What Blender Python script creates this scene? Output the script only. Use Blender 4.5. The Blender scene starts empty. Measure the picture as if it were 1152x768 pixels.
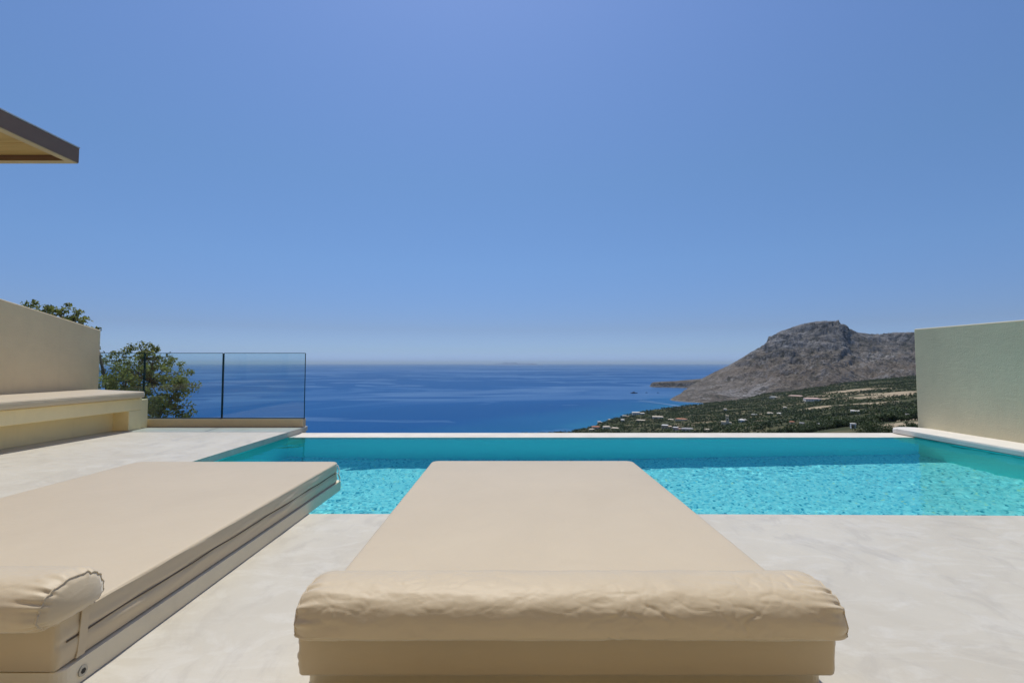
import bpy, bmesh, math, random
import numpy as np

random.seed(7)
S = bpy.context.scene
COL = S.collection
R = math.radians
SEA = -149.1            # sea level, the terrace deck being z = 0

# ------------------------------------------------------------------ helpers
def mesh_obj(name, verts, faces, mat=None, parent=None, smooth=False, loc=None):
    me = bpy.data.meshes.new(name)
    me.from_pydata([tuple(map(float, v)) for v in verts], [], [tuple(f) for f in faces])
    me.update()
    if smooth:
        me.polygons.foreach_set('use_smooth', [True] * len(me.polygons))
    o = bpy.data.objects.new(name, me)
    COL.objects.link(o)
    for m in (mat if isinstance(mat, (list, tuple)) else [mat]):
        if m: me.materials.append(m)
    if parent: o.parent = parent
    if loc: o.location = loc
    return o

def bm_obj(name, bm, mat=None, parent=None, smooth=False):
    bmesh.ops.recalc_face_normals(bm, faces=bm.faces[:])
    me = bpy.data.meshes.new(name)
    bm.to_mesh(me); bm.free()
    if smooth:
        me.polygons.foreach_set('use_smooth', [True] * len(me.polygons))
    o = bpy.data.objects.new(name, me)
    COL.objects.link(o)
    for m in (mat if isinstance(mat, (list, tuple)) else [mat]):
        if m: me.materials.append(m)
    if parent: o.parent = parent
    return o

def tag(o, label=None, cat=None, group=None, kind=None):
    if label: o['label'] = label
    if cat: o['category'] = cat
    if group: o['group'] = group
    if kind: o['kind'] = kind
    return o

def empty(name, loc, label, cat, group=None):
    o = bpy.data.objects.new(name, None)
    o.empty_display_size = 0.1
    o.location = loc
    COL.objects.link(o)
    return tag(o, label, cat, group)

def box(bm, x0, x1, y0, y1, z0, z1, bev=0.0, seg=2):
    n0 = len(bm.verts)
    vs = [bm.verts.new((x, y, z)) for z in (z0, z1) for y in (y0, y1) for x in (x0, x1)]
    fs = [bm.faces.new([vs[i] for i in q]) for q in
          ((0, 2, 3, 1), (4, 5, 7, 6), (0, 1, 5, 4), (2, 6, 7, 3), (0, 4, 6, 2), (1, 3, 7, 5))]
    if bev:
        es = list({e for f in fs for e in f.edges})
        bmesh.ops.bevel(bm, geom=es, offset=bev, segments=seg, profile=0.5, affect='EDGES')

def prism(bm, pts, z0, z1, bev=0.0, seg=3, all_edges=False):
    """extruded outline, its upper edges rounded"""
    lo = [bm.verts.new((x, y, z0)) for x, y in pts]
    hi = [bm.verts.new((x, y, z1)) for x, y in pts]
    n = len(pts)
    bm.faces.new(lo[::-1]); top = bm.faces.new(hi)
    for i in range(n):
        bm.faces.new((lo[i], lo[(i + 1) % n], hi[(i + 1) % n], hi[i]))
    if bev:
        bmesh.ops.bevel(bm, geom=list(top.edges), offset=bev, segments=seg, profile=0.5, affect='EDGES')

def tube(verts, faces, pts, rad, n=8, closed=False):
    """sweep a ring along pts; rad may be a list"""
    P = [np.array(p, float) for p in pts]
    m = len(P); b = len(verts)
    for i in range(m):
        if closed: t = P[(i + 1) % m] - P[i - 1]
        else: t = P[min(i + 1, m - 1)] - P[max(i - 1, 0)]
        t = t / (np.linalg.norm(t) + 1e-9)
        a = np.cross(t, (0, 0, 1.0)) if abs(t[2]) < .95 else np.cross(t, (1.0, 0, 0))
        a /= np.linalg.norm(a); c = np.cross(a, t)
        r = rad[i] if isinstance(rad, (list, tuple)) else rad
        for k in range(n):
            q = 2 * math.pi * k / n
            verts.append(P[i] + r * (math.cos(q) * a + math.sin(q) * c))
    for i in range(m if closed else m - 1):
        j = (i + 1) % m
        for k in range(n):
            faces.append((b + i * n + k, b + i * n + (k + 1) % n, b + j * n + (k + 1) % n, b + j * n + k))
    if not closed:
        faces.append(tuple(b + k for k in range(n))[::-1])
        faces.append(tuple(b + (m - 1) * n + k for k in range(n)))

# --- gradient noise in numpy
_rng = np.random.RandomState(5)
_perm = np.concatenate([_rng.permutation(256)] * 3)
_grad = _rng.normal(size=(256, 3)); _grad /= np.linalg.norm(_grad, axis=1)[:, None]
def noise(x, y, z=0.0):
    x, y, z = np.broadcast_arrays(np.asarray(x, float), np.asarray(y, float), np.asarray(z, float))
    xi, yi, zi = np.floor(x).astype(int), np.floor(y).astype(int), np.floor(z).astype(int)
    xf, yf, zf = x - xi, y - yi, z - zi
    f = lambda t: t * t * t * (t * (t * 6 - 15) + 10)
    u, v, w = f(xf), f(yf), f(zf)
    out = 0
    for dx in (0, 1):
        for dy in (0, 1):
            for dz in (0, 1):
                g = _grad[_perm[_perm[_perm[(xi + dx) & 255] + ((yi + dy) & 255)] + ((zi + dz) & 255)]]
                d = g[..., 0] * (xf - dx) + g[..., 1] * (yf - dy) + g[..., 2] * (zf - dz)
                out = out + d * (u if dx else 1 - u) * (v if dy else 1 - v) * (w if dz else 1 - w)
    return out
def fbm(x, y, z=0.0, oct=5, gain=0.5):
    t, a, s = 0, 1.0, 1.0
    for k in range(oct):
        t = t + a * noise(np.asarray(x) * s + 17.3 * k, np.asarray(y) * s - 9.1 * k, np.asarray(z) * s); a *= gain; s *= 2.03
    return t
def ridged(x, y, oct=5):
    t, a, s = 0, 1.0, 1.0
    for k in range(oct):
        t = t + a * (1 - 2.2 * np.abs(noise(np.asarray(x) * s + 31 * k, np.asarray(y) * s + 7 * k, 3.7))); a *= 0.5; s *= 2.05
    return t
def sstep(a, b, x):
    t = np.clip((np.asarray(x, float) - a) / (b - a), 0, 1)
    return t * t * (3 - 2 * t)

# ------------------------------------------------------------------ materials
class NT:
    def __init__(self, name):
        self.m = bpy.data.materials.new(name); self.m.use_nodes = True
        self.t = self.m.node_tree; self.t.nodes.clear()
        self.out = self.n('ShaderNodeOutputMaterial')
    def n(self, kind, **kw):
        nd = self.t.nodes.new(kind)
        for k, v in kw.items():
            if k in nd.inputs.keys() if hasattr(nd.inputs, 'keys') else False: self.set(nd, k, v)
            else: setattr(nd, k, v)
        return nd
    def set(self, nd, k, v):
        if isinstance(v, bpy.types.NodeSocket): self.t.links.new(v, nd.inputs[k])
        else: nd.inputs[k].default_value = v
    def link(self, a, b): self.t.links.new(a, b)
    def coords(self, scale=(1, 1, 1), rot=(0, 0, 0), which='Object'):
        tc = self.n('ShaderNodeTexCoord'); mp = self.n('ShaderNodeMapping')
        self.link(tc.outputs[which], mp.inputs['Vector'])
        mp.inputs['Scale'].default_value = scale; mp.inputs['Rotation'].default_value = rot
        return mp.outputs['Vector']
    def noise(self, vec, scale, detail=4, rough=0.55, dist=0.0):
        nd = self.n('ShaderNodeTexNoise')
        self.link(vec, nd.inputs['Vector'])
        nd.inputs['Scale'].default_value = scale; nd.inputs['Detail'].default_value = detail
        nd.inputs['Roughness'].default_value = rough; nd.inputs['Distortion'].default_value = dist
        return nd.outputs['Fac']
    def ramp(self, fac, stops, interp='LINEAR'):
        nd = self.n('ShaderNodeValToRGB'); self.link(fac, nd.inputs['Fac'])
        cr = nd.color_ramp; cr.interpolation = interp
        while len(cr.elements) > 1: cr.elements.remove(cr.elements[0])
        cr.elements[0].position = stops[0][0]; cr.elements[0].color = self.c(stops[0][1])
        for p, c in stops[1:]:
            e = cr.elements.new(p); e.color = self.c(c)
        return nd.outputs['Color']
    @staticmethod
    def c(c):
        if isinstance(c, (int, float)): return (c, c, c, 1)
        return (*c, 1) if len(c) == 3 else c
    def mix(self, fac, a, b, blend='MIX'):
        nd = self.n('ShaderNodeMix', data_type='RGBA', blend_type=blend)
        for sock, v in ((nd.inputs['Factor'], fac), (nd.inputs[6], a), (nd.inputs[7], b)):
            if isinstance(v, bpy.types.NodeSocket): self.link(v, sock)
            elif sock == nd.inputs['Factor']: sock.default_value = v
            else: sock.default_value = self.c(v)
        return nd.outputs[2]
    def math(self, op, a, b=0.0, clamp=False):
        nd = self.n('ShaderNodeMath', operation=op, use_clamp=clamp)
        for i, v in enumerate((a, b)):
            if isinstance(v, bpy.types.NodeSocket): self.link(v, nd.inputs[i])
            else: nd.inputs[i].default_value = v
        return nd.outputs[0]
    def bump(self, h, strength=0.3, dist=0.01, prev=None):
        nd = self.n('ShaderNodeBump'); self.link(h, nd.inputs['Height'])
        nd.inputs['Strength'].default_value = strength; nd.inputs['Distance'].default_value = dist
        if prev: self.link(prev, nd.inputs['Normal'])
        return nd.outputs['Normal']
    def principled(self, col, rough=0.6, normal=None, spec=0.5, **kw):
        b = self.n('ShaderNodeBsdfPrincipled')
        for k, v in (('Base Color', col), ('Roughness', rough), ('Specular IOR Level', spec), *kw.items()):
            if isinstance(v, bpy.types.NodeSocket): self.link(v, b.inputs[k])
            elif k == 'Base Color': b.inputs[k].default_value = self.c(v)
            else: b.inputs[k].default_value = v
        if normal: self.link(normal, b.inputs['Normal'])
        self.link(b.outputs[0], self.out.inputs['Surface'])
        return b

def plain(name, col, rough=0.6, var=0.06, scale=6.0, bumps=0.0, bscale=60, bdist=0.004, spec=0.4, metal=0.0):
    t = NT(name); v = t.coords()
    n = t.noise(v, scale, 5)
    lo = tuple(c * (1 - var * 2) for c in col); hi = tuple(min(1, c * (1 + var * 2)) for c in col)
    c = t.ramp(n, [(0.25, lo), (0.75, hi)])
    nm = t.bump(t.noise(v, bscale, 3), bumps, bdist) if bumps else None
    t.principled(c, rough, nm, spec, **{'Metallic': metal})
    return t.m

def mat_deck():
    t = NT('cement'); v = t.coords()
    a = t.noise(v, 0.9, 6, 0.62, 0.6)
    v2 = t.coords((3.0, 6.0, 1), (0, 0, R(32)))
    b = t.noise(v2, 1.2, 10, 0.70, 1.1)
    v3 = t.coords((5.0, 2.6, 1), (0, 0, R(-24)))
    d = t.noise(v3, 1.1, 10, 0.72, 1.2)
    fine = t.noise(v, 130, 3, 0.6)
    c = t.ramp(a, [(0.3, (0.505, 0.465, 0.375)), (0.5, (0.555, 0.518, 0.425)), (0.72, (0.605, 0.573, 0.48))])
    c = t.mix(t.ramp(b, [(0.49, 0.0), (0.64, 0.50)]), c, (0.64, 0.618, 0.545))
    c = t.mix(t.ramp(d, [(0.36, 0.45), (0.48, 0.0)]), c, (0.445, 0.408, 0.335))
    spots = t.noise(v, 7.0, 2)
    c = t.mix(t.ramp(spots, [(0.74, 0.0), (0.79, 0.35)]), c, (0.33, 0.30, 0.26))
    c = t.mix(t.math('MULTIPLY', fine, 0.10), c, (0.35, 0.33, 0.30))
    nm = t.bump(t.math('ADD', t.math('MULTIPLY', b, 0.7), d), 0.14, 0.006)
    nm = t.bump(fine, 0.14, 0.003, nm)
    rg = t.ramp(d, [(0.3, 0.42), (0.7, 0.62)])
    t.principled(c, rg, nm, 0.4)
    return t.m

def mat_fabric(name='canvas', k=1.0):
    t = NT(name); v = t.coords()
    n = t.noise(v, 2.2, 4, 0.6, 0.3)
    c = t.ramp(n, [(0.3, (0.558 * k, 0.452 * k, 0.288 * k)), (0.7, (0.598 * k, 0.488 * k, 0.314 * k))])
    w = t.noise(v, 420, 2, 0.5)
    st = t.noise(v, 5.5, 6, 0.65, 0.6)
    c = t.mix(t.ramp(st, [(0.60, 0.0), (0.76, 0.14)]), c, (0.40 * k, 0.31 * k, 0.19 * k))
    crease = t.noise(t.coords((1, 1, 2.2), (0, 0, R(35))), 9.0, 5, 0.55, 0.8)
    nm = t.bump(crease, 0.10, 0.02)
    nm = t.bump(w, 0.10, 0.0012, nm)
    t.principled(c, 0.52, nm, 0.35, **{'Sheen Weight': 0.42, 'Sheen Roughness': 0.5, 'Sheen Tint': (0.86, 0.92, 1.0, 1)})
    return t.m

def mat_stucco(name, col, bs=0.35):
    t = NT(name); v = t.coords()
    a = t.noise(v, 1.1, 6, 0.6, 0.4); b = t.noise(v, 9, 5, 0.6)
    c = t.ramp(a, [(0.3, tuple(x * .92 for x in col)), (0.7, tuple(min(1, x * 1.06) for x in col))])
    c = t.mix(t.ramp(b, [(0.45, 0.0), (0.75, 0.18)]), c, tuple(x * .8 for x in col))
    st = t.noise(t.coords((7, 7, 0.5)), 2.0, 4)
    c = t.mix(t.ramp(st, [(0.56, 0.0), (0.75, 0.16)]), c, tuple(x * .72 for x in col))
    nm = t.bump(t.noise(t.coords((1, 1.6, 4.5), (R(14), R(10), 0)), 4.0, 7, 0.62, 1.2), 0.28, 0.012)
    nm = t.bump(t.noise(v, 85, 4, 0.65), bs, 0.006, nm)
    t.principled(c, 0.78, nm, 0.25)
    return t.m

def mat_poolfloor():
    """small glass mosaic in several turquoises with cream chips, yellow-green ones painting in sparkle"""
    t = NT('pool_mosaic'); v = t.coords()
    vo = t.n('ShaderNodeTexVoronoi', feature='F1', distance='CHEBYCHEV')
    t.link(v, vo.inputs['Vector']); vo.inputs['Scale'].default_value = 46.0; vo.inputs['Randomness'].default_value = 0.35
    sep = t.n('ShaderNodeSeparateColor'); t.link(vo.outputs['Color'], sep.inputs['Color'])
    c = t.ramp(sep.outputs['Red'], [(0.0, (0.04, 0.32, 0.44)), (0.10, (0.22, 0.62, 0.72)), (0.30, (0.46, 0.82, 0.84)),
                                    (0.72, (0.56, 0.90, 0.90)), (0.90, (0.70, 0.93, 0.90)), (0.985, (0.88, 0.88, 0.50))], 'CONSTANT')  # ripple speckle painted in by dark chips, water sparkle by yellow-green ones
    g = t.ramp(vo.outputs['Distance'], [(0.40, 0.0), (0.47, 0.55)])
    c = t.mix(g, c, (0.45, 0.80, 0.82))
    t.principled(c, 0.35, None, 0.4)
    return t.m

def mat_water():
    t = NT('pool_water')
    v = t.coords()
    nm = t.bump(t.noise(v, 6.0, 2, 0.5, 0.4), 0.05, 0.02)
    fr = t.n('ShaderNodeFresnel'); fr.inputs['IOR'].default_value = 1.33
    rf = t.n('ShaderNodeBsdfRefraction'); rf.inputs['IOR'].default_value = 1.2; rf.inputs['Roughness'].default_value = 0.0
    rf.inputs['Color'].default_value = (0.66, 0.985, 1.0, 1)
    gl = t.n('ShaderNodeBsdfGlossy'); gl.inputs['Roughness'].default_value = 0.0
    gl.inputs['Color'].default_value = (0.16, 0.64, 0.66, 1)
    mx = t.n('ShaderNodeMixShader')
    t.link(fr.outputs[0], mx.inputs[0]); t.link(rf.outputs[0], mx.inputs[1]); t.link(gl.outputs[0], mx.inputs[2])
    t.link(mx.outputs[0], t.out.inputs['Surface'])
    return t.m

def mat_glass():
    t = NT('balustrade_glass')
    fr = t.n('ShaderNodeFresnel'); ge = t.n('ShaderNodeNewGeometry')
    t.link(t.math('SUBTRACT', 1.5, t.math('MULTIPLY', ge.outputs['Backfacing'], 1.5 - 1 / 1.5)), fr.inputs['IOR'])
    tr = t.n('ShaderNodeBsdfTransparent'); tr.inputs['Color'].default_value = (0.87, 0.955, 0.97, 1)
    gl = t.n('ShaderNodeBsdfGlossy'); gl.inputs['Roughness'].default_value = 0.02
    mx = t.n('ShaderNodeMixShader')
    t.link(fr.outputs[0], mx.inputs[0]); t.link(tr.outputs[0], mx.inputs[1]); t.link(gl.outputs[0], mx.inputs[2])
    t.link(mx.outputs[0], t.out.inputs['Surface'])
    return t.m

def mat_sea():
    t = NT('sea_water'); geo = t.n('ShaderNodeNewGeometry'); pos = geo.outputs['Position']
    def mapped(sc, rot=0):
        mp = t.n('ShaderNodeMapping'); t.link(pos, mp.inputs['Vector'])
        mp.inputs['Scale'].default_value = sc; mp.inputs['Rotation'].default_value = (0, 0, rot); return mp.outputs['Vector']
    sl = t.noise(mapped((1 / 900, 1 / 520, 1), R(6)), 1.0, 4, 0.5, 1.4)
    sl2 = t.noise(mapped((1 / 2600, 1 / 1500, 1), R(-8)), 1.0, 5, 0.55, 1.0)
    slick = t.math('ADD', t.math('MULTIPLY', t.ramp(sl, [(0.55, 0.0), (0.60, 1.0), (0.64, 1.0), (0.70, 0.2)]), 0.6),
                   t.math('MULTIPLY', t.ramp(sl2, [(0.53, 0.0), (0.63, 1.0)]), 0.55), True)
    # shallow water along the coast
    dt = t.n('ShaderNodeVectorMath', operation='DOT_PRODUCT'); t.link(pos, dt.inputs[0]); dt.inputs[1].default_value = (-0.80, 0.60, 0)
    sh = t.math('ADD', t.math('SUBTRACT', dt.outputs['Value'], 516.0), t.math('MULTIPLY', t.math('SUBTRACT', sl, 0.5), 420.0))
    shal = t.ramp(t.math('DIVIDE', sh, 320.0), [(0.0, 1.0), (0.25, 0.5), (1.0, 0.0)])
    deep = t.ramp(sl2, [(0.3, (0.001, 0.068, 0.215)), (0.7, (0.003, 0.088, 0.260))])
    c = t.mix(t.math('MULTIPLY', shal, 0.55), deep, (0.02, 0.19, 0.30))
    wv = t.noise(mapped((1 / 14, 1 / 6, 1), R(12)), 1.0, 6, 0.6)
    st = t.math('SUBTRACT', 1.0, t.math('MULTIPLY', slick, 0.75))
    bp = t.n('ShaderNodeBump'); t.link(wv, bp.inputs['Height']); bp.inputs['Distance'].default_value = 2.2
    t.link(t.math('MULTIPLY', st, 0.45), bp.inputs['Strength'])
    c = t.mix(t.math('MULTIPLY', slick, 0.45), c, (0.035, 0.135, 0.290))  # sky reflection in the slicks also painted in as paler blue
    spec = t.math('ADD', 0.03, t.math('MULTIPLY', slick, 0.55))
    t.principled(c, 0.33, bp.outputs['Normal'], spec, **{'IOR': 1.33})
    return t.m

def mat_mountain():
    t = NT('limestone_scrub'); v = t.coords()
    a = t.noise(v, 1 / 260, 7, 0.62, 0.5); b = t.noise(v, 1 / 38, 6, 0.65, 0.4); d = t.noise(v, 1 / 14, 4, 0.6)
    geo = t.n('ShaderNodeNewGeometry'); sp = t.n('ShaderNodeSeparateXYZ'); t.link(geo.outputs['Normal'], sp.inputs[0])
    px = t.n('ShaderNodeSeparateXYZ'); t.link(geo.outputs['Position'], px.inputs[0])
    c = t.ramp(a, [(0.36, (0.11, 0.097, 0.082)), (0.46, (0.185, 0.160, 0.130)), (0.55, (0.235, 0.208, 0.180)), (0.66, (0.32, 0.305, 0.29))])
    steep = t.ramp(sp.outputs['Z'], [(0.55, 1.0), (0.82, 0.0)])
    c = t.mix(t.math('MULTIPLY', steep, 0.85), c, t.ramp(b, [(0.36, (0.055, 0.060, 0.068)), (0.64, (0.24, 0.24, 0.245))]))
    c = t.mix(t.ramp(b, [(0.40, 0.8), (0.48, 0.0)]), c, (0.055, 0.058, 0.045))
    c = t.mix(t.ramp(d, [(0.42, 0.6), (0.49, 0.0)]), c, (0.055, 0.055, 0.045))
    e2 = t.noise(v, 1 / 22, 5, 0.65)
    c = t.mix(t.math('MULTIPLY', t.ramp(e2, [(0.56, 0.0), (0.62, 0.8)]), t.ramp(a, [(0.44, 0.15), (0.60, 1.0)])), c, (0.42, 0.405, 0.38))
    low = t.math('DIVIDE', t.math('ADD', t.math('SUBTRACT', px.outputs['Z'], SEA), t.math('MULTIPLY', a, 160)), 420.0)
    c = t.mix(t.math('MULTIPLY', t.ramp(low, [(0.24, 0.15), (0.42, 0.5), (0.72, 0.0)]), t.ramp(a, [(0.38, 1.0), (0.62, 0.3)])), c, (0.235, 0.180, 0.130))
    hi2 = t.ramp(low, [(0.66, 0.0), (0.92, 0.5)])
    c = t.mix(hi2, c, t.ramp(b, [(0.40, (0.07, 0.078, 0.092)), (0.60, (0.25, 0.255, 0.265))]))
    shore = t.math('ADD', t.math('MULTIPLY', t.math('SUBTRACT', b, 0.5), 40), t.math('SUBTRACT', px.outputs['Z'], SEA))
    c = t.mix(t.ramp(t.math('DIVIDE', shore, 30.0), [(0.08, 0.45), (0.22, 0.0)]), c, (0.36, 0.31, 0.25))
    nm = t.bump(b, 1.0, 30.0); nm = t.bump(d, 0.9, 10.0, nm)
    t.principled(c, 0.9, nm, 0.1)
    return t.m

def mat_hillside():
    t = NT('dry_hillside'); v = t.coords()
    a = t.noise(v, 1 / 70, 6, 0.6, 0.4); b = t.noise(v, 1 / 9, 5, 0.65)
    at = t.n('ShaderNodeVertexColor', layer_name='soil')
    c = t.ramp(a, [(0.3, (0.035, 0.045, 0.018)), (0.52, (0.075, 0.078, 0.036)), (0.70, (0.22, 0.175, 0.10))])
    c = t.mix(t.ramp(b, [(0.35, 0.7), (0.5, 0.0)]), c, (0.05, 0.055, 0.03))
    soil = t.ramp(b, [(0.3, (0.30, 0.235, 0.145)), (0.7, (0.46, 0.37, 0.25))])
    c = t.mix(at.outputs['Color'], c, soil)
    t.principled(c, 0.95, t.bump(b, 0.6, 1.5), 0.1)
    return t.m

def mat_leaf(name, lo, hi, trans=0.25):
    t = NT(name)
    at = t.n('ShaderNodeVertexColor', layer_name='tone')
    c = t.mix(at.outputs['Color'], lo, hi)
    d = t.n('ShaderNodeBsdfPrincipled'); t.link(c, d.inputs['Base Color']); d.inputs['Roughness'].default_value = 0.55
    d.inputs['Specular IOR Level'].default_value = 0.3
    tr = t.n('ShaderNodeBsdfTranslucent'); t.link(t.mix(0.5, c, hi), tr.inputs['Color'])
    mx = t.n('ShaderNodeMixShader'); mx.inputs[0].default_value = trans
    t.link(d.outputs[0], mx.inputs[1]); t.link(tr.outputs[0], mx.inputs[2]); t.link(mx.outputs[0], t.out.inputs['Surface'])
    return t.m

def mat_wood():
    t = NT('pergola_wood'); v = t.coords((0.6, 9, 9))
    n = t.noise(v, 3.0, 6, 0.6, 0.8)
    c = t.ramp(n, [(0.3, (0.40, 0.25, 0.085)), (0.7, (0.52, 0.345, 0.14))])
    t.principled(c, 0.55, t.bump(n, 0.2, 0.003), 0.35)
    return t.m

M = dict(
    ochre=mat_stucco('bounce_stucco_ochre', (0.80, 0.55, 0.25)),  # stucco of the unseen house, ochre chosen to warm the bounce light
    pool_wall=plain('pool_wall_tile', (0.14, 0.95, 0.90), 0.4, 0.02, 40),
    deck=mat_deck(), canvas=mat_fabric(), canvas_dark=plain('seam_thread', (0.15, 0.11, 0.065), 0.7),
    strap=plain('strap_webbing', (0.50, 0.41, 0.30), 0.7, bumps=0.3, bscale=300, bdist=0.001),
    base=mat_stucco('lounger_base_cement', (0.76, 0.69, 0.53), 0.12),
    steel=plain('bolt_steel', (0.42, 0.41, 0.38), 0.45, metal=0.8), hole=plain('bolt_socket', (0.02, 0.02, 0.02), 0.6),
    string=plain('white_string', (0.75, 0.73, 0.68), 0.8),
    wall_left=mat_stucco('stucco_sand', (0.84, 0.68, 0.43)), wall_right=mat_stucco('stucco_pale', (0.68, 0.61, 0.41), 0.55),
    bench=mat_stucco('bench_plaster', (0.92, 0.77, 0.44), 0.15), cushion=mat_fabric('cushion_canvas', 1.12),
    coping=plain('white_coping', (0.76, 0.715, 0.63), 0.55, 0.04, 3.0, 0.15, 60, 0.004),
    lip=plain('pale_lip', (0.72, 0.66, 0.56), 0.6, 0.05, 4.0, 0.12, 60, 0.003, spec=0.2),
    outer=mat_stucco('outer_render', (0.6, 0.57, 0.5)),
    mosaic=mat_poolfloor(), water=mat_water(), glass=mat_glass(),
    glass_edge=plain('glass_edge_green', (0.012, 0.050, 0.062), 0.5, spec=0.15),
    gasket=plain('dark_gasket', (0.03, 0.03, 0.028), 0.6), channel=mat_stucco('kerb_plaster', (0.60, 0.47, 0.30), 0.15),
    fascia=plain('fascia_brown', (0.20, 0.125, 0.09), 0.5, 0.04), trim=plain('pergola_trim', (0.50, 0.39, 0.25), 0.5),
    wood=mat_wood(), flashing=plain('metal_flashing', (0.6, 0.6, 0.6), 0.35, metal=0.6),
    sea=mat_sea(), mountain=mat_mountain(), hillside=mat_hillside(),
    island=plain('hazed_island_rock', (0.10, 0.16, 0.27), 0.9, 0.1, 0.0008),  # distant haze painted in as a blue rock colour
    bark=plain('bark', (0.10, 0.08, 0.06), 0.9, 0.15, 5.0, 0.6, 25, 0.02),
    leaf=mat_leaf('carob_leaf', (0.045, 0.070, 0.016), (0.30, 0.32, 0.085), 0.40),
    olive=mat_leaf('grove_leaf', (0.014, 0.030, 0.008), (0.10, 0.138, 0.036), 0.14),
)

# ------------------------------------------------------------------ terrace
NEAR = 2.855                      # near edge of the pool
PL, PR, PF = -2.94, 5.28, 6.22    # left, right and far edge of the pool
WZ = -0.075                       # water level
bm = bmesh.new()
prism(bm, [(-6.35, -5), (5.745, -5), (5.745, NEAR - 0.045), (3.2, NEAR - 0.035), (1.2, NEAR - 0.005), (-1.0, NEAR), (PL, NEAR), (PL, 6.80), (-6.35, 6.80)], -0.062, 0.0, 0.008)
tag(bm_obj('terrace_floor', bm, M['deck']), kind='structure')
bm = bmesh.new()      # the terrace's retaining body under the floor
box(bm, -6.34, PL - 0.012, -4.9, 6.78, -6.5, -0.0621)
box(bm, PL - 0.011, 5.74, -4.9, NEAR - 0.06, -6.5, -0.0622)
tag(bm_obj('retaining_base', bm, M['outer']), kind='structure')
bm = bmesh.new()      # white coping along the right wall, its far end rounded off
arc = [(PR + 0.24 + 0.24 * math.cos(a), 6.50 + 0.20 * math.sin(a)) for a in [math.pi * k / 12 for k in range(0, 13)]]
prism(bm, [(PR, NEAR - 0.04), (5.76, NEAR - 0.04)] + arc, -0.06, 0.002, 0.02, 4)
tag(bm_obj('coping', bm, M['coping']), kind='structure')
bm = bmesh.new()      # infinity edge
box(bm, PL + 0.002, PR + 0.3, PF, 6.62, -0.20, -0.0705, 0.008)
tag(bm_obj('infinity_edge', bm, M['lip']), kind='structure')
bm = bmesh.new()
box(bm, PL - 0.010, 5.73, PF + 0.012, 6.60, -6.5, -0.2003)
tag(bm_obj('pool_outer_wall', bm, M['outer']), kind='structure')
# basin: open box, faces inward
DEPTH = 1.0
zb = WZ - DEPTH
x0, x1, y0, y1 = PL - 0.008, PR + 0.012, NEAR - 0.052, PF + 0.010
v = [(x0, y0, zb), (x1, y0, zb), (x1, y1, zb), (x0, y1, zb), (x0, y0, -0.0615), (x1, y0, -0.0615), (x1, y1, -0.0735), (x0, y1, -0.0735)]
basin = mesh_obj('pool_basin', v, [(0, 1, 2, 3), (0, 4, 5, 1), (1, 5, 6, 2), (2, 6, 7, 3), (3, 7, 4, 0)], [M['mosaic'], M['pool_wall']])
for i in range(1, 5): basin.data.polygons[i].material_index = 1
tag(basin, kind='structure')
# water: a sheet with real small waves
nx, ny = 520, 220
xs = np.linspace(PL - 0.006, PR + 0.010, nx); ys = np.linspace(NEAR - 0.05, PF + 0.008, ny)
X, Y = np.meshgrid(xs, ys)
calm = 0.35 + 0.65 * sstep(-0.15, 0.35, fbm(X * 0.45 + 3, Y * 0.8 + 1, 0.5, 2))
hz = calm * (0.0065 * fbm(X * 2.3, Y * 2.6, 0.2, 2, 0.5) + 0.0028 * noise(X * 7.0 + Y * 1.5, Y * 8.0, 4.2) + 0.0017 * noise(X * 16, Y * 17, 8.1))
verts = np.stack([X, Y, WZ + hz], -1).reshape(-1, 3)
faces = [(j * nx + i, j * nx + i + 1, (j + 1) * nx + i + 1, (j + 1) * nx + i) for j in range(ny - 1) for i in range(nx - 1)]
water = mesh_obj('pool_water', verts, faces, M['water'], smooth=True)
tag(water, kind='structure')
basin.cycles.is_caustics_receiver = True
water.cycles.is_caustics_caster = True

# ------------------------------------------------------------------ walls
bm = bmesh.new()
box(bm, 5.75, 5.98, -5, 6.70, -6.0, 1.388, 0.012)
tag(bm_obj('garden_wall', bm, M['wall_right']), 'pale rendered wall with a level top beside the right end of the pool', 'wall')
bm = bmesh.new()     # left wall with a top that slopes down towards the sea
prof = [(-5.0, 3.75), (6.70, 1.372), (6.70, -6.0), (-5.0, -6.0)]
a = [bm.verts.new((-5.88, y, z)) for y, z in prof]; b = [bm.verts.new((-6.12, y, z)) for y, z in prof]
bm.faces.new(a); bm.faces.new(b[::-1])
for i in range(4): bm.faces.new((a[i], b[i], b[(i + 1) % 4], a[(i + 1) % 4]))
bmesh.ops.bevel(bm, geom=bm.edges[:], offset=0.012, segments=2, profile=0.5, affect='EDGES')
tag(bm_obj('garden_wall', bm, M['wall_left']), 'sand coloured wall behind the long bench, its top sloping down towards the sea', 'wall')

# ------------------------------------------------------------------ bench
bn = empty('masonry_bench', (-5.385, 4.0, 0), 'built-in sand plaster bench with a dark open niche along its foot', 'bench')
L = lambda bm: bmesh.ops.translate(bm, verts=bm.verts, vec=(5.5, -4.0, 0))
bm = bmesh.new()
box(bm, -5.925, -5.285, 1.0, 6.51, 0.262, 0.425, 0.01)
box(bm, -5.925, -5.285, 6.30, 6.505, 0.001, 0.262, 0.006)
L(bm); bm_obj('seat_body', bm, M['bench'], bn)
bm = bmesh.new()
box(bm, -5.922, -5.50, 1.0, 6.299, 0.001, 0.2615)
L(bm); bm_obj('niche_back', bm, M['bench'], bn)
bm = bmesh.new()
box(bm, -5.925, -5.305, 6.512, 6.64, 0.0, 0.40, 0.008)
L(bm); bm_obj('end_block', bm, M['bench'], bn)

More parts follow.
